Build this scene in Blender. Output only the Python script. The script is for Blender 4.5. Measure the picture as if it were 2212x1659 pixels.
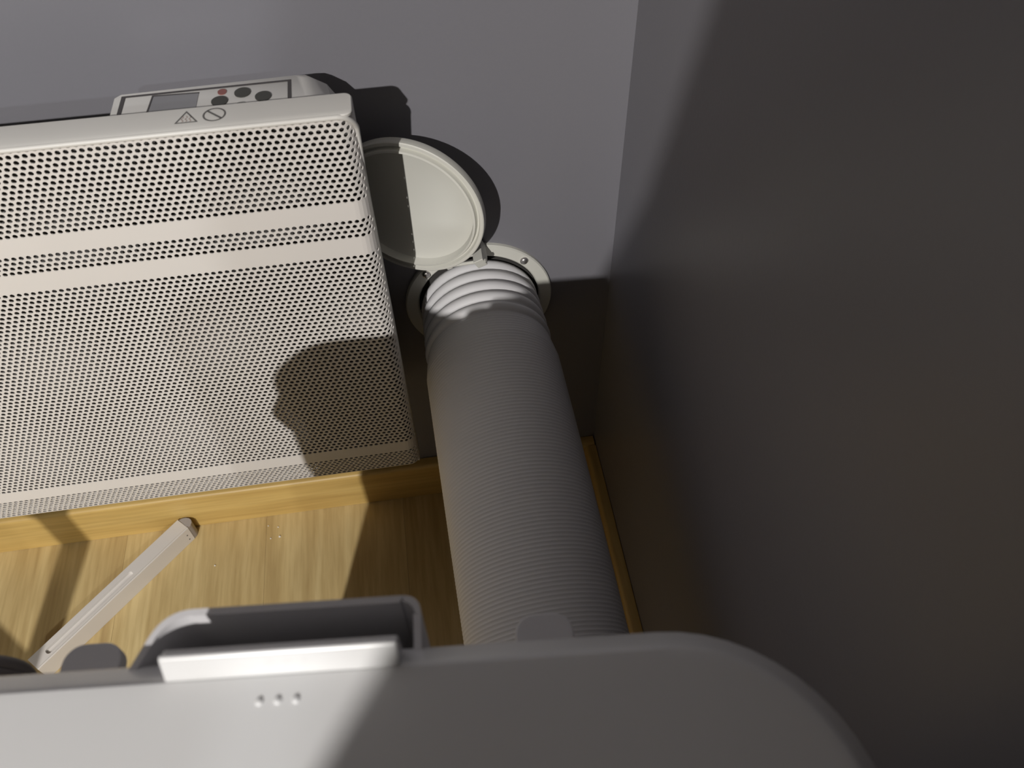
import bpy, bmesh, math, random
from mathutils import Vector, Matrix
random.seed(7)
for o in list(bpy.data.objects): bpy.data.objects.remove(o)
scene = bpy.context.scene
C = scene.collection
PI = math.pi

# ------------------------------------------------------------------ camera
F_PX, W_PX, H_PX = 1786.3, 2212, 1659
CAM = Vector((-.0427, -.6234, 1.0))
yaw, pitch, roll = -.1225, .9017, -.0296
fwd = Vector((-math.sin(yaw)*math.cos(pitch), math.cos(yaw)*math.cos(pitch), -math.sin(pitch)))
r0 = Vector((math.cos(yaw), math.sin(yaw), 0)); u0 = r0.cross(fwd)
rt = r0*math.cos(roll) + u0*math.sin(roll); up = -r0*math.sin(roll) + u0*math.cos(roll)
cam = bpy.data.cameras.new('camera'); camo = bpy.data.objects.new('camera', cam); C.objects.link(camo)
cam.sensor_width = 36; cam.lens = F_PX/W_PX*36; cam.clip_start = .01
M = Matrix((rt, up, -fwd)).transposed().to_4x4(); M.translation = CAM
camo.matrix_world = M
cam.dof.use_dof = True; cam.dof.focus_distance = .80; cam.dof.aperture_fstop = 11.0
scene.camera = camo
# ------------------------------------------------------------------ world, lamps, exposure
w = bpy.data.worlds.new('world'); scene.world = w; w.use_nodes = True
w.node_tree.nodes['Background'].inputs[0].default_value = (.5, .52, .6, 1)
w.node_tree.nodes['Background'].inputs[1].default_value = .02
def lamp(name, loc, aim, power, col, size):     # ceiling spotlights across the room
    l = bpy.data.lights.new(name, 'SPOT'); l.energy = power; l.color = col; l.shadow_soft_size = size
    l.spot_size = math.radians(75); l.spot_blend = .5
    o = bpy.data.objects.new(name, l); o.location = loc; C.objects.link(o)
    o.rotation_euler = (Vector(aim)-Vector(loc)).to_track_quat('-Z', 'Y').to_euler(); return o
lamp('ceiling_spotlight', (-.80, -2.30, 1.97), (-.30, 0, .45), 230, (1, .965, .925), .014)
lamp('ceiling_spotlight_second', (-.57, -3.0, 1.95), (-.30, 0, .45), 48, (.93, .97, 1), .035)
ul = bpy.data.lights.new('added_bounce_fill', 'POINT'); ul.energy = 28; ul.color = (1, .98, .92); ul.shadow_soft_size = .15  # added fill lamp; its ceiling bounce lifts the shaded unit top
ulo = bpy.data.objects.new('added_bounce_fill', ul); ulo.location = (-.10, -2.75, 2.15); C.objects.link(ulo)
scene.view_settings.view_transform = 'Standard'; scene.view_settings.look = 'None'
scene.view_settings.gamma = 1; scene.view_settings.exposure = 0
scene.view_settings.use_curve_mapping = False

# ------------------------------------------------------------------ helpers
def tag(o, label=None, cat=None, group=None, kind=None):
    if label: o['label'] = label
    if cat: o['category'] = cat
    if group: o['group'] = group
    if kind: o['kind'] = kind
    return o
def empty(name, loc, rz=0):
    o = bpy.data.objects.new(name, None); o.empty_display_size = .05
    o.location = loc; o.rotation_euler = (0, 0, rz); C.objects.link(o); return o
def obj(name, vs, fs, mat, parent=None, smooth=False, recalc=True, angle=None):
    me = bpy.data.meshes.new(name); me.from_pydata([tuple(v) for v in vs], [], fs); me.update()
    if recalc:
        bm = bmesh.new(); bm.from_mesh(me); bmesh.ops.recalc_face_normals(bm, faces=bm.faces); bm.to_mesh(me); bm.free()
    if smooth:
        me.polygons.foreach_set('use_smooth', [True]*len(me.polygons))
        if angle:
            me.set_sharp_from_angle(angle=math.radians(angle))
    me.materials.append(mat)
    o = bpy.data.objects.new(name, me); C.objects.link(o)
    if parent: o.parent = parent
    return o
class MB:
    def __init__(s): s.v = []; s.f = []
    def add(s, vs, fs):
        n = len(s.v); s.v += [tuple(v) for v in vs]; s.f += [tuple(i+n for i in f) for f in fs]
    def box(s, x0, x1, y0, y1, z0, z1):
        s.add([(x0,y0,z0),(x1,y0,z0),(x1,y1,z0),(x0,y1,z0),(x0,y0,z1),(x1,y0,z1),(x1,y1,z1),(x0,y1,z1)],
              [(0,3,2,1),(4,5,6,7),(0,1,5,4),(1,2,6,5),(2,3,7,6),(3,0,4,7)])
    def loft(s, rings, caps=True, closed=True):
        n = len(rings[0]); k = len(s.v)
        for r in rings: s.v += [tuple(p) for p in r]
        m = n if closed else n-1
        for i in range(len(rings)-1):
            for j in range(m):
                a = k+i*n+j; b = k+i*n+(j+1) % n
                s.f.append((a, b, b+n, a+n))
        if caps:
            s.f.append(tuple(k+j for j in reversed(range(n)))); s.f.append(tuple(k+(len(rings)-1)*n+j for j in range(n)))
    def lathe(s, prof, n=64, org=(0,0,0), axis=(0,0,1), cap=False):
        ax = Vector(axis).normalized(); a = ax.orthogonal().normalized(); b = ax.cross(a); org = Vector(org)
        rings = [[org + ax*h + (a*math.cos(2*PI*j/n)+b*math.sin(2*PI*j/n))*r for j in range(n)] for r, h in prof]
        s.loft(rings, caps=cap)
    def tube(s, pts, r, n=8):
        pts = [Vector(p) for p in pts]; rings = []
        t0 = (pts[1]-pts[0]).normalized(); a = t0.orthogonal().normalized()
        for i, p in enumerate(pts):
            t = (pts[min(i+1, len(pts)-1)]-pts[max(i-1, 0)]).normalized()
            a = (a - t*a.dot(t)).normalized(); b = t.cross(a)
            rr = r[i] if isinstance(r, (list, tuple)) else r
            rings.append([p+(a*math.cos(2*PI*j/n)+b*math.sin(2*PI*j/n))*rr for j in range(n)])
        s.loft(rings)
    def prism(s, poly, z0, z1):
        n = len(poly)
        s.loft([[(x, y, z0) for x, y in poly], [(x, y, z1) for x, y in poly]])
    def build(s, name, mat, parent=None, smooth=False, bevel=0, angle=None, seg=2):
        o = obj(name, s.v, s.f, mat, parent, smooth, True, angle)
        if bevel:
            m = o.modifiers.new('bevel', 'BEVEL'); m.width = bevel; m.segments = seg; m.limit_method = 'ANGLE'; m.angle_limit = math.radians(40)
            o.data.polygons.foreach_set('use_smooth', [True]*len(o.data.polygons))
            o.modifiers.new('wn', 'WEIGHTED_NORMAL')
        return o
def rrect(x0, x1, y0, y1, r, n=8):
    pts = []
    for cx, cy, a0 in ((x1-r, y1-r, 0), (x0+r, y1-r, PI/2), (x0+r, y0+r, PI), (x1-r, y0+r, 1.5*PI)):
        for i in range(n+1):
            a = a0+PI/2*i/n; pts.append((cx+r*math.cos(a), cy+r*math.sin(a)))
    return pts
# ------------------------------------------------------------------ materials
def mat(name, col, rough=.5, spec=.5, var=.04, scale=30, bump=0, bscale=200, metal=0, coat=0):
    m = bpy.data.materials.new(name); m.use_nodes = True; nt = m.node_tree; N = nt.nodes; L = nt.links
    b = N['Principled BSDF']; b.inputs['Roughness'].default_value = rough; b.inputs['Metallic'].default_value = metal
    b.inputs['Specular IOR Level'].default_value = spec; b.inputs['Coat Weight'].default_value = coat; b.inputs['Coat Roughness'].default_value = .15
    tc = N.new('ShaderNodeTexCoord'); nz = N.new('ShaderNodeTexNoise'); nz.inputs['Scale'].default_value = scale; nz.inputs['Detail'].default_value = 5
    L.new(tc.outputs['Object'], nz.inputs['Vector'])
    mx = N.new('ShaderNodeMix'); mx.data_type = 'RGBA'
    mx.inputs[6].default_value = (*[c*(1-var) for c in col], 1); mx.inputs[7].default_value = (*[min(1, c*(1+var)) for c in col], 1)
    L.new(nz.outputs['Fac'], mx.inputs[0]); L.new(mx.outputs[2], b.inputs['Base Color'])
    if bump:
        n2 = N.new('ShaderNodeTexNoise'); n2.inputs['Scale'].default_value = bscale; n2.inputs['Detail'].default_value = 3
        L.new(tc.outputs['Object'], n2.inputs['Vector'])
        bp = N.new('ShaderNodeBump'); bp.inputs['Strength'].default_value = bump; bp.inputs['Distance'].default_value = .001
        L.new(n2.outputs['Fac'], bp.inputs['Height']); L.new(bp.outputs['Normal'], b.inputs['Normal'])
    return m
def wood(name, cols, along='y', rough=.42, rnd=True, contrast=1.0):
    m = bpy.data.materials.new(name); m.use_nodes = True; nt = m.node_tree; N = nt.nodes; L = nt.links
    b = N['Principled BSDF']; b.inputs['Roughness'].default_value = rough
    tc = N.new('ShaderNodeTexCoord'); mp = N.new('ShaderNodeMapping')
    sc = {'y': (1, .07, 1), 'x': (.05, 1, 1)}[along]; mp.inputs['Scale'].default_value = sc
    L.new(tc.outputs['Object'], mp.inputs['Vector'])
    oi = N.new('ShaderNodeObjectInfo'); ad = N.new('ShaderNodeVectorMath'); ad.operation = 'ADD'
    cb = N.new('ShaderNodeCombineXYZ'); ml = N.new('ShaderNodeMath'); ml.operation = 'MULTIPLY'; ml.inputs[1].default_value = 13.7 if rnd else 0
    L.new(oi.outputs['Random'], ml.inputs[0]); L.new(ml.outputs[0], cb.inputs[0]); L.new(ml.outputs[0], cb.inputs[1])
    L.new(mp.outputs[0], ad.inputs[0]); L.new(cb.outputs[0], ad.inputs[1])
    n1 = N.new('ShaderNodeTexNoise'); n1.inputs['Scale'].default_value = 22; n1.inputs['Detail'].default_value = 6; n1.inputs['Distortion'].default_value = 1.4
    n2 = N.new('ShaderNodeTexNoise'); n2.inputs['Scale'].default_value = 190; n2.inputs['Detail'].default_value = 3
    n3 = N.new('ShaderNodeTexNoise'); n3.inputs['Scale'].default_value = 4; n3.inputs['Detail'].default_value = 2
    for n in (n1, n2, n3): L.new(ad.outputs[0], n.inputs['Vector'])
    r1 = N.new('ShaderNodeValToRGB'); e = r1.color_ramp.elements
    e[0].position = .5-.16*contrast; e[0].color = (*cols[0], 1); e[1].position = .5+.14*contrast; e[1].color = (*cols[2], 1)
    k = r1.color_ramp.elements.new(.5); k.color = (*cols[1], 1)
    L.new(n1.outputs['Fac'], r1.inputs[0])
    mx = N.new('ShaderNodeMix'); mx.data_type = 'RGBA'; mx.blend_type = 'MULTIPLY'; mx.inputs[0].default_value = .35
    r2 = N.new('ShaderNodeValToRGB'); r2.color_ramp.elements[0].position = .35; r2.color_ramp.elements[0].color = (.62, .55, .45, 1); r2.color_ramp.elements[1].position = .6
    L.new(n2.outputs['Fac'], r2.inputs[0]); L.new(r1.outputs[0], mx.inputs[6]); L.new(r2.outputs[0], mx.inputs[7])
    m3 = N.new('ShaderNodeMix'); m3.data_type = 'RGBA'; m3.blend_type = 'MULTIPLY'; m3.inputs[0].default_value = .5
    r3 = N.new('ShaderNodeValToRGB'); r3.color_ramp.elements[0].position = .3; r3.color_ramp.elements[0].color = (.8, .74, .66, 1); r3.color_ramp.elements[1].position = .7
    L.new(n3.outputs['Fac'], r3.inputs[0]); L.new(mx.outputs[2], m3.inputs[6]); L.new(r3.outputs[0], m3.inputs[7])
    L.new(m3.outputs[2], b.inputs['Base Color'])
    bp = N.new('ShaderNodeBump'); bp.inputs['Strength'].default_value = .08; bp.inputs['Distance'].default_value = .001
    L.new(n2.outputs['Fac'], bp.inputs['Height']); L.new(bp.outputs['Normal'], b.inputs['Normal'])
    return m
m_wall = mat('grey_wall_paint', (.203, .20, .222), .38, .4, .03, 6, .10, 350)
m_wall_far = mat('pale_far_wall', (.14, .135, .13), .7, .3, .03, 6)
m_ceil = mat('white_ceiling', (.80, .79, .76), .8, .2, .02, 4)
m_floor = wood('oak_floor', ((.49, .355, .16), (.62, .475, .228), (.71, .565, .29)), 'y', .40, True, 1.25)
m_base = wood('oak_skirting', ((.60, .405, .13), (.67, .47, .16), (.72, .52, .19)), 'x', .45, True, 1.3)
m_sub = mat('dark_joint', (.26, .16, .06), .8)
m_heat = mat('heater_enamel', (.70, .685, .65), .42, .45, .015, 20)
m_heatgrille = mat('heater_grille_enamel', (.72, .69, .66), .40, .45, .015, 20)
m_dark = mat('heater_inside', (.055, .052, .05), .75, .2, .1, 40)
m_panel = mat('control_panel_film', (.66, .65, .63), .4, .4, .01)
m_line = mat('panel_grey_print', (.075, .07, .072), .6, .3, .05)
m_lcd = mat('lcd_grey', (.20, .20, .215), .25, .5, .04, 60)
m_btn = mat('button_dark', (.05, .05, .045), .5, .4, .05)
m_btn_light = mat('button_pale', (.33, .33, .32), .5, .4, .05)
m_red = mat('indicator_red', (.22, .075, .065), .4, .5, .05)
m_sym = mat('warning_print', (.13, .125, .12), .6, .3, .05)
m_symred = mat('warning_print_red', (.42, .33, .30), .6, .3, .05)
m_vent = mat('vent_ivory_plastic', (.66, .655, .60), .45, .45, .015, 15)
m_hose = mat('hose_white_plastic', (.70, .695, .71), .5, .4, .02, 15)
m_steel = mat('screw_steel', (.55, .53, .52), .3, .5, .05, 80, 0, 200, .9)
m_ac = mat('ac_white_plastic', (.70, .70, .70), .27, .5, .012, 8)
m_acgrey = mat('ac_grey_plastic', (.66, .65, .665), .5, .4, .02, 20, .05, 500)
m_strip = mat('strip_plastic', (.68, .645, .61), .42, .45, .02, 15)
m_stripend = mat('strip_end_grey', (.36, .335, .33), .55, .4, .03, 30)
m_hole = mat('tiny_hole', (.03, .028, .025), .8)
m_cord = mat('cord_rubber', (.15, .135, .13), .55, .4, .05, 60)
m_rubber = mat('castor_rubber', (.03, .03, .03), .6)
m_crumb = mat('crumb_white', (.8, .78, .72), .7, .3, .05)
m_cloth = mat('dark_sweater', (.028, .03, .038), .9, .2, .2, 60)
m_jean = mat('dark_trousers', (.02, .023, .035), .9, .2, .2, 60)
m_skin = mat('skin', (.50, .30, .22), .55, .4, .06, 30)
m_hair = mat('brown_hair', (.04, .025, .016), .6, .4, .2, 80)
m_shoe = mat('dark_shoe', (.03, .03, .03), .6)

# ------------------------------------------------------------------ the room
XR, XL, YF, ZC = .144, -3.0, -3.6, 2.4
b = MB(); b.box(XL, XR, YF, 0, -.06, -.012); floor = tag(b.build('floor', m_sub), kind='structure')
plank_w = .187; k = 0; x = -.126 + 2*plank_w
edges = []
while x > XL: edges.append(x); x -= plank_w
for i, xe in enumerate(edges):
    x1 = min(xe, XR); x0 = max(xe-plank_w, XL)
    if x1 <= XL or x0 >= XR: continue
    cuts = [0, -(.62+.37*((i*5) % 3)), -(1.9+.2*(i % 3)), YF]
    for a, c in zip(cuts[:-1], cuts[1:]):
        p = MB(); p.box(x0+.00012, x1-.00012, c+.00012, a-.00012, -.012, 0)
        p.build('plank', m_floor, floor)
def slab(name, x0, x1, y0, y1, z0, z1, m):
    s = MB(); s.box(x0, x1, y0, y1, z0, z1); return tag(s.build(name, m), kind='structure')
slab('wall_back', XL-.1, XR+.1, 0, .1, -.06, ZC, m_wall)
slab('wall_right', XR, XR+.1, YF-.1, 0, -.06, ZC, m_wall)
slab('wall_left', XL-.1, XL, YF-.1, 0, -.06, ZC, m_wall_far)
slab('wall_front', XL, XR, YF-.1, YF, -.06, ZC, m_wall_far)
slab('ceiling', XL-.1, XR+.1, YF-.1, .1, ZC, ZC+.1, m_ceil)
HB = .0712
def skirting(name, run):
    # profile: thickness 15 mm, eased top edge
    prof = [(0, 0), (.015, 0), (.015, HB-.006), (.0135, HB-.002), (.010, HB), (0, HB)]
    s = MB()
    if run == 'back': rings = [[(xx, -d-.0002, z+.0002) for d, z in prof] for xx in (XL+.001, XR-.001)]
    else: rings = [[(XR-d-.0002, yy, z+.0002) for d, z in prof] for yy in (YF+.001, -.0155)]
    s.loft(rings); return tag(s.build(name, m_base if run == 'back' else m_base_r, bevel=.0008, seg=1), kind='structure')
m_base_r = wood('oak_skirting_side', ((.60, .405, .13), (.67, .47, .16), (.72, .52, .19)), 'y', .45, True, 1.3)
skirting('baseboard_back', 'back'); skirting('baseboard_right', 'right')

# ------------------------------------------------------------------ convector heater
HX0, HX1, HY, HT = -.80, -.0842, -.119, .676
heater = tag(empty('convector_heater', (0, 0, 0)), 'white wall-mounted convector heater with perforated metal front and control panel on top', 'heater')
RA = .012; LF = HX1-RA-HX0; UM = LF+RA*PI/2
def gmap(u, v):
    if u <= LF: px, py = HX0+u, HY
    else:
        a = (u-LF)/RA; px, py = HX1-RA+RA*math.sin(a), HY+RA-RA*math.cos(a)
    # v runs downwards from the top edge
    z = .6745-v; dy = 0
    if z < .267:
        t = .267-z; a = min(t/.042, 1)
        z = .267-t*math.cos(.17); dy = t*math.sin(.17)
        if t > .036:   # rounded bottom edge
            q = t-.036; z = .267-.036*math.cos(.17)-.006*math.sin(min(q/.006, PI/2)); dy = .036*math.sin(.17)+.006*(1-math.cos(min(q/.006, PI/2)))+max(0, q-.0094)
    return Vector((px, py+dy, z))
PX, PV, HR = .0053, .00466, .00190
g = MB(); V = g.v; Fc = g.f
def gquad(u0, u1, v0, v1):
    us = [u0]
    if u1 > LF: us += [q for q in [LF+RA*PI/2*i/6 for i in range(7)] if u0 < q < u1]
    elif u1-u0 > .2: us += [u0+(u1-u0)*i/4 for i in range(1, 4)]
    us.append(u1); n = len(V)
    for q in us: V.append(tuple(gmap(q, v0))); V.append(tuple(gmap(q, v1)))
    for i in range(len(us)-1): Fc.append((n+2*i, n+2*i+1, n+2*i+3, n+2*i+2))
CS = [(math.cos(i*PI/4), math.sin(i*PI/4)) for i in range(8)]
SQ = [(1, 0), (1, 1), (0, 1), (-1, 1), (-1, 0), (-1, -1), (0, -1), (1, -1)]
def grow(v0, off):
    u = .004+off; gquad(0, u, v0, v0+PV)
    vm = v0+PV/2
    while u+PX < UM-.002:
        uc = u+PX/2; n = len(V)
        for i in range(8): V.append(tuple(gmap(uc+SQ[i][0]*PX/2, vm+SQ[i][1]*PV/2)))
        inner = []
        for i in range(8):
            p = gmap(uc+CS[i][0]*HR, vm+CS[i][1]*HR); V.append(tuple(p)); inner.append(p)
        e = .0009
        for p in inner:
            ins = Vector((-e*min(1, max(0, (p.x-(HX1-RA))/RA)), e*(1 if p.x < HX1-RA else max(.2, 1-(p.x-(HX1-RA))/RA)), 0))
            V.append(tuple(p+ins))
        for i in range(8):
            j = (i+1) % 8
            Fc.append((n+i, n+8+i, n+8+j, n+j)); Fc.append((n+8+i, n+16+i, n+16+j, n+8+j))
        u += PX
    gquad(u, UM, v0, v0+PV)
def zone(z1, z0, first=0):
    v = .6745-z1; n = int(round((z1-z0)/PV)); r = first
    for i in range(n):
        grow(v+i*PV, (0, .0024)[(i+first) % 2])
    ve = v+n*PV
    return ve
v = 0
v = zone(.6745, .602); gquad(0, UM, v, .6745-.584)
v2 = zone(.584, .566, 1); gquad(0, UM, v2, .6745-.548)
v3 = zone(.548, .281); gquad(0, UM, v3, .6745-.267)
v4 = zone(.267, .230, 1); gquad(0, UM, v4, v4+.0035); gquad(0, UM, v4+.0035, v4+.008); gquad(0, UM, v4+.008, v4+.03)
grille = obj('grille', V, Fc, m_heatgrille, heater, False, False)
# top cover: flat 26 mm shelf with a rounded right end and a beaded front lip
s = MB()
def shelf_ring(z, inset):
    y0, y1, x0, x1, r = -.1205+inset, -.094-inset, HX0+inset, HX1-.0004-inset, .0055-inset*.5
    return [(p[0], p[1], z) for p in rrect(x0, x1, y0, y1, r, 5)]
s.loft([shelf_ring(.6732, .0005), shelf_ring(.6752, .0), shelf_ring(.6758, .0004), shelf_ring(.676, .0010)])
cover = s.build('top_cover', m_heat, heater, True, angle=20)
s = MB()
pth = [(HX0, -.1205, .6742), (-.40, -.1205, .6742), (HX1-.011, -.1205, .6742)]
for i in range(1, 9):
    a = PI/2*i/8; pth.append((HX1-.011+.0112*math.sin(a), -.1205+.010*(1-math.cos(a)), .6742-.016*(1-math.cos(a))))
pth += [(HX1-.0002, -.1085, .645), (HX1-.0012, -.106, .62), (HX1-.0018, -.102, .59), (HX1-.0018, -.100, .5), (HX1-.0018, -.100, .232)]
s.tube(pth, .0019, 10); s.build('front_lip', m_heat, heater, True)
# side frame and inner housing
s = MB(); s.box(HX1-.003, HX1-.0006, -.107, -.0915, .226, .672); s.build('side_frame', m_heat, heater, bevel=.001)
s = MB(); s.box(HX0, HX0+.003, -.119, -.0915, .226, .672); s.build('side_frame', m_heat, heater, bevel=.001)
s = MB(); s.box(HX0+.004, HX1-.014, -.092, -.040, .235, .60); s.build('inner_housing', m_dark, heater, bevel=.003)
s = MB(); s.box(HX0+.0005, HX1-.0006, -.0935, -.0905, .222, .664); s.build('back_plate', m_dark, heater)
for bx in (-.68, -.20):
    s = MB(); s.box(bx-.02, bx+.02, -.042, 0, .26, .57); s.build('wall_bracket', m_dark, heater, bevel=.002)
# control box behind the shelf, its film sloping off at the right end
PZ = .66
s = MB()
rings = []
for z, l, r, yb, yf in ((.575, -.262, -.094, -.034, -.0902), (.636, -.2615, -.099, -.036, -.0902), (.650, -.261, -.106, -.038, -.0902), (.6578, -.2600, -.1165, -.0395, -.0902), (PZ, -.2585, -.1235, -.0425, -.0902)):
    rings.append([(l, yf, z), (r+.014*(0 if z < .65 else 1), yf, z), (r+.006*(0 if z < .65 else 1), (yf+yb)/2-.012, z), (r, yb, z), (r-.004, yb+.004, z), (l+.004, yb, z), (l, yb-.004, z)])
s.loft(rings)
box = s.build('control_box', m_panel, heater, True, angle=30)
def flat(name, poly, m, parent, z=PZ, t=.0004):
    q = MB(); q.prism(poly, z, z+t); return q.build(name, m, parent)
flat('panel_border', [(-.2535, -.0455), (-.1305, -.0440), (-.1290, -.090), (-.1320, -.090), (-.1330, -.0460), (-.2505, -.0475), (-.2512, -.090), (-.2540, -.090)], m_line, box)
flat('display', [(-.2335, -.088), (-.1985, -.088), (-.1975, -.0505), (-.2310, -.0493)], m_lcd, box)
flat('display_edge', [(-.2342, -.088), (-.2330, -.088), (-.2302, -.0497), (-.1975, -.0509), (-.1972, -.0499), (-.2312, -.0485)], m_line, box, PZ, .0007)
def circ(cx, cy, rx, ry=None, n=24): return [(cx+rx*math.cos(2*PI*i/n), cy+(ry or rx)*math.sin(2*PI*i/n)) for i in range(n)]
for cx, cy in ((-.1655, -.0555), (-.1815, -.0640), (-.1502, -.0630)):
    flat('button', circ(cx, cy, .0060, .0062), m_btn, box, PZ, .0008)
flat('button', circ(-.1655, -.0740, .0048, .0062), m_btn_light, box, PZ, .0008)
flat('indicator_light', circ(-.1805, -.0520, .0033, .0036), m_red, box, PZ, .0006)
# warning marks on the shelf
q = MB(); zt = .676
outer = [(-.2036, -.1125), (-.1880, -.1125), (-.1967, -.0985)]; 
cx0, cy0 = sum(p[0] for p in outer)/3, sum(p[1] for p in outer)/3
inn = [(cx0+(px-cx0)*.80, cy0+(py-cy0)*.80) for px, py in outer]
q.add([(*p, zt+.0003) for p in outer]+[(*p, zt+.0003) for p in inn], [(0, 1, 4, 3), (1, 2, 5, 4), (2, 0, 3, 5)])
q.build('warning_triangle', m_sym, cover)
for dx in (-.0026, 0, .0026):
    q = MB(); pts = [(cx0+dx+.0007*math.sin(i*1.3), cy0-.0030+.0072*i/8-.0004) for i in range(9)]
    vs = [(px-.0003, py, zt+.0003) for px, py in pts]+[(px+.0003, py, zt+.0003) for px, py in pts]
    q.add(vs, [(i, i+9, i+10, i+1) for i in range(8)]); q.build('heat_wave_mark', m_symred, cover)
q = MB(); co, ci = circ(-.1775, -.1058, .0078, .0078, 32), circ(-.1775, -.1058, .0067, .0067, 32)
q.add([(*p, zt+.0003) for p in co+ci], [(i, (i+1) % 32, 32+(i+1) % 32, 32+i) for i in range(32)])
d = .0050; e = .0005
q.add([(-.1775-d-e, -.1058+d-e, zt+.0003), (-.1775-d+e, -.1058+d+e, zt+.0003), (-.1775+d+e, -.1058-d+e, zt+.0003), (-.1775+d-e, -.1058-d-e, zt+.0003)], [(0, 1, 2, 3)])
q.build('do_not_cover_mark', m_sym, cover)

# ------------------------------------------------------------------ wall vent with hinged cap
VX, VZ = .001, .3615
vent = tag(empty('wall_vent', (0, 0, 0)), 'round ivory wall vent with its hinged cap swung open', 'vent')
ax = (0, -1, 0)
s = MB(); s.lathe([(.0635, 0), (.0782, 0), (.0782, .0035), (.0770, .0050), (.0660, .0055), (.0645, .0045), (.0635, .002)], 80, (VX, -.0001, VZ), ax)
s.f += [(6*80+i, 6*80+(i+1) % 80, (i+1) % 80, i) for i in range(80)]
flange = s.build('flange', m_vent, vent, True, angle=35)
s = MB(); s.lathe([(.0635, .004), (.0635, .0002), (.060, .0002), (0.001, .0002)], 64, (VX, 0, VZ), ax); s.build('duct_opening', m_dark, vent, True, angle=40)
for ang in (47, 137, 227, 317):
    a = math.radians(ang); cx, cz = VX+.0712*math.cos(a), VZ+.0712*math.sin(a)
    s = MB(); s.lathe([(.0044, .005), (.0042, .0068), (.0030, .0082), (.0001, .0086)], 16, (cx, 0, cz), ax); s.build('screw', m_steel, vent, True)
# cap: shallow dish seen from its inner side
CR = .0705
nrm = Vector((-.41, -1, .03)).normalized()
c0 = Vector((-.0594, -.0343, .5172))-nrm*.009
s = MB()
s.lathe([(.0001, -.003), (.056, -.003), (.0695, 0), (CR, .002), (CR, .0085), (.0697, .0092), (.0670, .0092), (.0655, .0062), (.0640, .0058), (.0630, .0105), (.0612, .0108), (.0592, .0035), (.0555, .0018), (.0001, .0014)], 96, c0, nrm)
cap = s.build('cap', m_vent, vent, True, angle=35)
# hinge ears standing out from the flange, and the pin through them
hd = Vector((-.40, 0, .917)); ht = Vector((.917, 0, .40))
hc = Vector((VX, 0, VZ))+hd*.073
for t0, t1 in ((-.002, .004), (.030, .040)):
    yb = -.020 if t0 < 0 else -.036
    s = MB(); P = lambda t, d, y: tuple(hc+ht*t+hd*d+Vector((0, y, 0)))
    lo, hi = -.006, .006
    s.loft([[P(t, lo, -.003), P(t, lo, yb*.6), P(t, lo+.004, yb), P(t, hi+.004, yb-.003), P(t, hi+.003, yb*.6), P(t, hi, -.003)] for t in (t0, t1)])
    s.build('hinge_ear', m_vent, vent, bevel=.0008)
p0 = hc+ht*(-.004)+hd*.004+Vector((0, -.019, 0)); p1 = hc+ht*.041+hd*.004+Vector((0, -.036, 0))
s = MB(); s.tube([p0, p1], .0018, 10); s.build('hinge_pin', m_vent, vent, True, angle=40)

# ------------------------------------------------------------------ exhaust hose from the vent to the unit
def hose_pt(y):
    t = -y
    return Vector((VX-.0005+.0125*t/.49, y, VZ-.0025-.034*(t/.49)**1.2+.010*math.sin(PI*min(1, t/.49))))
y = -.004; prof = []   # (y, radius)
R1 = .0605
y = .0-.004
prof.append((y, .0590))
for i in range(5):      # five stretched ribs by the wall
    L = .0152; Rb = .0618+.0006*i
    for f, dr in ((0.02, -.0030), (.10, -.0022), (.18, -.0004), (.45, .0006), (.72, -.0002), (.80, -.0020), (.90, -.0030)):
        prof.append((y-L*f, Rb+dr))
    y -= L
yy = y; i = 0
while yy > -.492:       # compressed ribs
    p = .0035; Rb = min(.0670, .0635+.0005*i)
    prof.append((yy, Rb-.0006)); prof.append((yy-p*.32, Rb-.0002)); prof.append((yy-p*.5, Rb)); prof.append((yy-p*.68, Rb-.0002))
    yy -= p; i += 1
rings = []
for y, r in prof:
    c = hose_pt(y); t = (hose_pt(y-.004)-hose_pt(y+.004)).normalized()
    a = Vector((1, 0, 0)); a = (a-t*a.dot(t)).normalized(); bb = t.cross(a)
    rings.append([c+(a*math.cos(2*PI*j/56)+bb*math.sin(2*PI*j/56))*r for j in range(56)])
s = MB(); s.loft(rings, caps=False)
hose = s.build('exhaust_hose', m_hose, None, True)
tag(hose, 'white ribbed exhaust hose running from the round wall vent to the air conditioner', 'hose')

# ------------------------------------------------------------------ portable air conditioner
AZ = .72; A0 = Vector((-.117, -.5023, 0)); ROT = -.084
ac = tag(empty('portable_air_conditioner', A0, ROT), 'glossy white portable air conditioner with rounded corners standing below the heater', 'air conditioner')
HWd, DEP, RC = .206, .345, .067
def acring(z, ins): return [(p[0], p[1], z) for p in rrect(-HWd+.007+ins, HWd-ins, -DEP+ins, -ins, RC-ins*.8, 12)]
s = MB(); rings = [acring(.032, .010), acring(.040, .002), acring(.06, 0), acring(.35, 0), acring(AZ-.018, 0)]
rings[-1] = acring(AZ-.019, 0)
rings += [acring(AZ-.0165, .0004), acring(AZ-.0145, .0016), acring(AZ-.0035, .0095), acring(AZ-.0010, .0115), acring(AZ-.0002, .0130), acring(AZ, .0160)]
s.loft(rings); s.build('body', m_ac, ac, True, angle=24)
def lbox(x0, x1, y0, y1, z0, z1, name, m, bev):
    q = MB(); q.box(x0, x1, y0, y1, z0, z1); return q.build(name, m, ac, bevel=bev)
# raised lip in front of the rear hand-hold
s = MB(); s.loft([[(xx, -.0130, AZ-.002), (xx, -.0085, AZ+.0085), (xx, -.0065, AZ+.0090), (xx, -.0060, AZ+.0060), (xx, -.0035, AZ+.0055), (xx, -.002, AZ-.03)] for xx in (-.0330, .0470)])
s.build('handle_lip', m_ac, ac, bevel=.0010)
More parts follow.
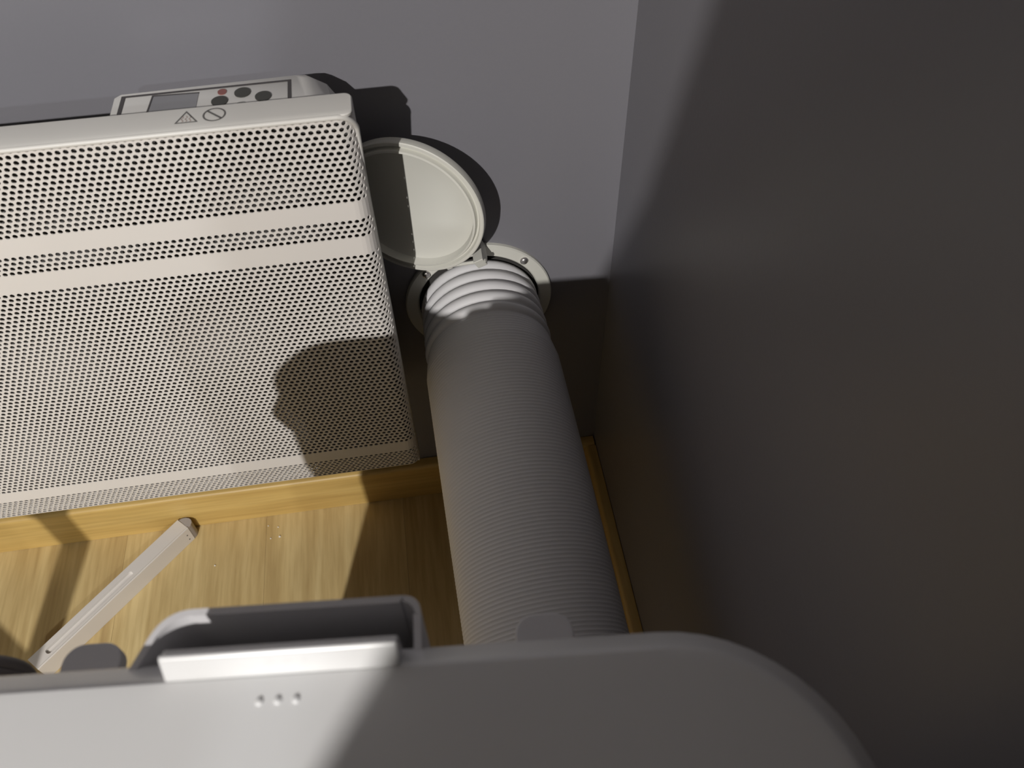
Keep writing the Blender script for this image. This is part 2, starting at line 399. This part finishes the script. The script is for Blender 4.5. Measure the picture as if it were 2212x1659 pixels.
# hand-hold: thin-walled open tub on the rear face
HZ1, HZ0 = AZ-.013, AZ-.075
def tub(ins, z):
    l, r, bk = -.0440, .0525, .0190
    cn = [(l-.0125, -.014), (l+.001, bk), (r, bk), (r+.0008, -.014)]
    out = [(cn[0][0]+ins, cn[0][1])]
    for i, rad in ((1, .011), (2, .0075)):
        c = Vector(cn[i]); a_ = (Vector(cn[i-1])-c).normalized(); b_ = (Vector(cn[i+1])-c).normalized()
        for k in range(9):
            t = k/8; q = (c+a_*rad)*(1-t)**2 + c*2*t*(1-t) + (c+b_*rad)*t**2
            inw = (a_+b_).normalized() if 0 < k < 8 else (Vector((0, -1)) if (k == 8) == (i == 1) else Vector((1 if i == 1 else -1, 0)))
            q = q+inw*ins; out.append((q.x, q.y))
    out.append((cn[3][0]-ins, cn[3][1]))
    return [(x_, y_, z) for x_, y_ in out]
s = MB()
o1, o0, i1, i0 = tub(0, HZ1), tub(0, HZ0), tub(.0028, HZ1), tub(.0028, HZ0+.004)
n = len(o1); s.v = o1+o0+i1+i0
for i in range(n-1):
    s.f += [(i, i+1, n+i+1, n+i), (2*n+i, 3*n+i, 3*n+i+1, 2*n+i+1), (i, 2*n+i, 2*n+i+1, i+1)]
s.f += [tuple(range(n, 2*n)), tuple(range(3*n, 4*n))]
s.build('hand_hold', m_acgrey, ac, True, angle=50)
for px_ in (-.1005, .1010):       # flat cord pegs reaching back from the rear face
    s = MB(); pl = [(px_-.0132, -.004), (px_+.0132, -.004)]+[(px_+.0132-.009+.009*math.cos(PI/2*i/6), .0365-.009+.009*math.sin(PI/2*i/6)) for i in range(7)]+[(px_-.0132+.009-.009*math.sin(PI/2*i/6), .0365-.009+.009*math.cos(PI/2*i/6)) for i in range(7)]
    s.prism(pl, AZ-.088, AZ-.080); s.build('cord_peg', m_acgrey, ac, bevel=.0012)
for k_ in range(3):
    s = MB(); s.lathe([(.0014, -.001), (.0013, .0004), (.0009, .0009), (.0001, .0010)], 14, (.0005+.0061*k_, -.0215, AZ), (0, 0, 1)); s.build('raised_dot', m_ac, ac, True)
for cx_ in (-.15, .15):
    for cy_ in (-.05, -.29):
        s = MB(); s.lathe([(.0001, -.011), (.015, -.011), (.017, -.009), (.017, .009), (.015, .011), (.0001, .011)], 20, (cx_, cy_, .0172), (1, 0, 0))
        s.box(cx_-.006, cx_+.006, cy_-.006, cy_+.006, .017, .036); s.build('castor', m_rubber, ac, True, angle=40)
# outlet collar where the hose plugs in
he = hose_pt(-.47); inv = Matrix.Rotation(-ROT, 3, 'Z') @ (he-A0)
s = MB(); s.lathe([(.066, 0), (.078, 0), (.078, .008), (.071, .012), (.069, .012), (.066, .010)], 48, (inv.x, -.002, inv.z), (0, 1, 0)); s.build('hose_collar', m_acgrey, ac, True, angle=40)
# power cord wound up on the left peg
s = MB(); pts = []
for i in range(150):
    a = 2*PI*i/40; rr = .020+.0035*math.sin(i*.7)*.4
    pts.append((-.166+rr*math.cos(a), .027+.006*math.sin(a*.5+1)+.0022*(i/40), .604+rr*1.15*math.sin(a)))
s.tube(pts, .0036, 8)
cord = s.build('power_cord', m_cord, None, True)
cord.location = A0; cord.rotation_euler = (0, 0, ROT)
tag(cord, 'dark power cord coiled at the back of the air conditioner', 'cord')

# ------------------------------------------------------------------ slider strip lying on the floor
P0, P1 = Vector((-.5675, -.2000, 0)), Vector((-.4085, -.0340, 0))
dv = (P1-P0); LN = dv.length; ang = math.atan2(dv.y, dv.x)
strip = tag(empty('slider_strip', P0, ang), 'narrow white plastic slider strip lying on the wooden floor against the skirting', 'plastic strip')
SW, SH = .0205, .030
s = MB()   # channel profile with a slotted top: outer box plus recessed slot
sx0, sx1, sy0, sy1 = .018, .146, .0060, .0135
xs = [0, sx0, sx1, LN]; ys = [0, sy0, sy1, SW]
s.add([(0, 0, .0004), (LN, 0, .0004), (LN, SW, .0004), (0, SW, .0004), (0, 0, SH-.001), (LN, 0, SH-.001), (LN, SW, SH), (0, SW, SH)],
      [(0, 1, 5, 4), (1, 2, 6, 5), (2, 3, 7, 6), (3, 0, 4, 7), (0, 3, 2, 1)])
rim = [(0, 0), (LN, 0), (LN, SW), (0, SW)]
slot = rrect(sx0, sx1, sy0, sy1, .003, 4)
zt = lambda yy_: SH-.001+.001*yy_/SW
bmx = bmesh.new()
vo = [bmx.verts.new((a, c, zt(c))) for a, c in rim]; vi = [bmx.verts.new((a, c, zt(c))) for a, c in slot]
vb = [bmx.verts.new((a, c, zt(c)-.0040)) for a, c in slot]
eo = [bmx.edges.new((vo[i], vo[(i+1) % 4])) for i in range(4)]; ei = [bmx.edges.new((vi[i], vi[(i+1) % len(vi)])) for i in range(len(vi))]
bmesh.ops.triangle_fill(bmx, edges=eo+ei, use_beauty=True)
for i in range(len(vi)):
    j = (i+1) % len(vi); bmx.faces.new((vi[i], vi[j], vb[j], vb[i]))
bmx.faces.new(vb); bmx.verts.index_update()
s.add([v_.co[:] for v_ in bmx.verts], [tuple(v_.index for v_ in f_.verts) for f_ in bmx.faces]); bmx.free()
s.build('channel', m_strip, strip)
s = MB(); s.tube([(0, .0012, SH-.0006), (LN, .0012, SH-.0006)], .0011, 6); s.build('ridge', m_strip, strip, True, angle=40)
s = MB()   # rounded inner slider sticking out of the far end
pl = [(LN-.01, .0006), (LN+.004, .0006), (LN+.0085, .0030), (LN+.0108, .0070), (LN+.0108, .0110), (LN+.0088, .0150), (LN+.0055, .0180), (LN+.001, SW-.0004), (LN-.01, SW-.0004)]
s.prism(pl, .0006, SH-.0012)
s.build('inner_slider', m_stripend, strip, True, angle=40)
for hz in (.018, .008):
    s = MB(); s.lathe([(.0009, -.0002), (.0009, .0003), (.0001, .0003)], 10, (LN-.006, 0, hz), (0, -1, 0)); s.build('pin_hole', m_hole, strip)
# crumbs on the floor
for cx_, cy_, r_ in ((-.2945, -.049, .0016), (-.3065, -.050, .0011), (-.297, -.034, .0011), (-.3105, -.030, .0010), (-.3785, -.079, .0012)):
    s = MB(); s.lathe([(r_*.6, 0), (r_, r_*.4), (r_*.7, r_*.9), (.0001, r_*1.1)], 7, (cx_, cy_, .0001), (0, 0, 1))
    tag(s.build('crumb', m_crumb), 'tiny white crumb on the bare oak floor', 'crumb', 'crumbs on the floor by the skirting')

# ------------------------------------------------------------------ wooden chair added out of view, shaped for its floor shadow
chair = tag(empty('unseen_shadow_chair', (-.629, -.611, 0), math.radians(135)), 'small plain wooden chair added out of view to cast the floor shadow', 'chair')
m_chair = wood('chair_wood', ((.30, .17, .06), (.38, .22, .08), (.44, .27, .11)), 'x', .45)
s = MB(); s.box(-.012, .37, .0112, .38, .392, .417); s.build('seat', m_chair, chair, bevel=.005)
for lx, ly in ((0, .345), (.340, .345)):
    s = MB(); s.box(lx, lx+.03, ly, ly+.03, 0, .392); s.build('leg', m_chair, chair, bevel=.003)
for lx in (-.011, .345):
    s = MB(); s.box(lx, lx+.022, -.011, .011, 0, .577); s.build('rear_leg_post', m_chair, chair, bevel=.003)
for z in (.380, .5595):
    s = MB(); s.box(.010, .346, -.006, .008, z, z+.017); s.build('back_rail', m_chair, chair, bevel=.003)

# ------------------------------------------------------------------ the person leaning in to look behind the unit
PXc, PYc = -.043, -1.10
person = tag(empty('person', (PXc, PYc, 0)), 'person in dark sweater and trousers standing at the air conditioner', 'person')
def limb(mb, pts, n=14):
    # pts: (x, y, z, rx, ry) elliptical sections stacked roughly along z
    rings = []
    for x_, y_, z_, rx, ry in pts: rings.append([(x_+rx*math.cos(2*PI*j/n), y_+ry*math.sin(2*PI*j/n), z_) for j in range(n)])
    mb.loft(rings)
def fused(name, mb, m, parent, vox=.008, it=4):
    o = mb.build(name, m, parent, True)
    r = o.modifiers.new('fuse', 'REMESH'); r.mode = 'VOXEL'; r.voxel_size = vox; r.use_smooth_shade = True
    sm = o.modifiers.new('smooth', 'SMOOTH'); sm.iterations = it; return o
def torso(mb, g):
    limb(mb, [(0, 0, .80, .15+g, .11+g), (0, 0, .90, .165+g, .115+g), (0, .005, 1.02, .150+g, .105+g), (0, .01, 1.15, .165+g, .11+g), (0, .01, 1.25, .165+g, .105+g), (0, 0, 1.33, .12+g, .085+g), (0, 0, 1.37, .06+g, .06+g)])
def arm(mb, s_, g, hand=True):
    lean = -.042 if s_ < 0 else -.068
    limb(mb, [(s_*(.150 if s_ < 0 else .118), 0, 1.345, .03+g, .04+g), (s_*.155+(lean*.1 if s_ < 0 else lean*.5), 0, 1.30, .048+g, .05+g), (s_*.175+(lean*.3 if s_ < 0 else lean*.7), 0, 1.18, .043+g, .045+g), (s_*.195+lean, .01, 1.04, .039+g, .04+g), (s_*.190+lean, .05, .90, .033+g, .034+g), (s_*.185+lean, .08, .80, .025+g, .026+g)])
def leg(mb, s_, g):
    limb(mb, [(s_*.085, 0, .85, .085+g, .095+g), (s_*.085, .005, .62, .070+g, .075+g), (s_*.085, .01, .44, .052+g, .055+g), (s_*.085, -.005, .30, .050+g, .055+g), (s_*.085, -.005, .09, .034+g, .036+g)])
bd = MB()
torso(bd, 0); limb(bd, [(0, 0, 1.34, .055, .055), (0, .012, 1.44, .05, .052)])
hz = 1.44
limb(bd, [(0, .025, hz-.035, .03, .035), (0, .02, hz-.02, .05, .062), (0, .018, hz+.03, .066, .082), (0, .015, hz+.09, .073, .090), (0, .010, hz+.14, .066, .082), (0, .008, hz+.175, .04, .05), (0, .008, hz+.182, .01, .012)], 18)
limb(bd, [(0, .098, hz+.035, .014, .014), (0, .102, hz+.05, .011, .010), (0, .098, hz+.08, .007, .010)], 8)
limb(bd, [(0, .090, hz+.006, .020, .008), (0, .092, hz+.012, .022, .008), (0, .090, hz+.018, .018, .007)], 8)
for s_ in (-1, 1):
    arm(bd, s_, 0); leg(bd, s_, 0)
    limb(bd, [(s_*.075, .005, hz+.04, .008, .014), (s_*.078, 0, hz+.065, .010, .020), (s_*.076, 0, hz+.09, .008, .014)], 8)
    lean = -.042 if s_ < 0 else -.068; hx = s_*.185+lean
    limb(bd, [(hx, .082, .81, .023, .024), (hx, .09, .78, .018, .038), (hx, .095, .72, .016, .043), (hx, .095, .705, .012, .038)], 12)
    for q_, (fy, fl) in enumerate(((.126, .075), (.106, .085), (.085, .08), (.065, .062))):
        bd.tube([(hx, fy, .715), (hx-s_*.004, fy+.002, .715-fl*.5), (hx-s_*.016, fy+.002, .715-fl)], [.0085, .008, .0065], 8)
    bd.tube([(hx-s_*.006, .12, .765), (hx-s_*.016, .145, .735), (hx-s_*.022, .148, .70)], [.011, .010, .008], 8)
    bd.tube([(s_*.085, -.04, .045), (s_*.088, .06, .04), (s_*.095, .15, .03)], [.035, .038, .026], 12)
fused('body', bd, m_skin, person, .005, 3)
sw = MB(); torso(sw, .014)
for s_ in (-1, 1): arm(sw, s_, .012)
fused('sweater', sw, m_cloth, person, .008, 3)
tr = MB(); limb(tr, [(0, 0, .78, .165, .125), (0, 0, .86, .172, .128), (0, 0, .93, .174, .126)])
for s_ in (-1, 1): leg(tr, s_, .014)
fused('trousers', tr, m_jean, person, .008, 3)
for s_ in (-1, 1):
    sh = MB(); limb(sh, [(s_*.09, .055, .0005, .050, .135), (s_*.09, .055, .03, .050, .135), (s_*.09, .045, .06, .044, .110), (s_*.088, .0, .095, .045, .055)], 18)
    sh.build('shoe', m_shoe, person, True, angle=50)
hr = MB(); limb(hr, [(0, -.035, hz-.01, .055, .055), (0, -.028, hz+.05, .078, .070), (0, -.018, hz+.10, .084, .082), (0, .0, hz+.145, .078, .092), (0, .004, hz+.18, .052, .062), (0, .004, hz+.195, .015, .02)], 18)
hr.build('hair', m_hair, person, True)
m_eye = mat('eye_white', (.7, .68, .65), .3); m_iris = mat('iris', (.05, .03, .02), .3)
for s_ in (-1, 1):
    e_ = MB(); e_.lathe([(.0001, .008), (.006, .006), (.009, .0), (.0001, -.004)], 14, (s_*.030, .088, hz+.075), (0, 1, 0)); eo_ = e_.build('eye', m_eye, person, True)
    e_ = MB(); e_.lathe([(.0001, .0092), (.004, .0080), (.0045, .006)], 12, (s_*.030, .088, hz+.075), (0, 1, 0)); e_.build('iris', m_iris, eo_, True)
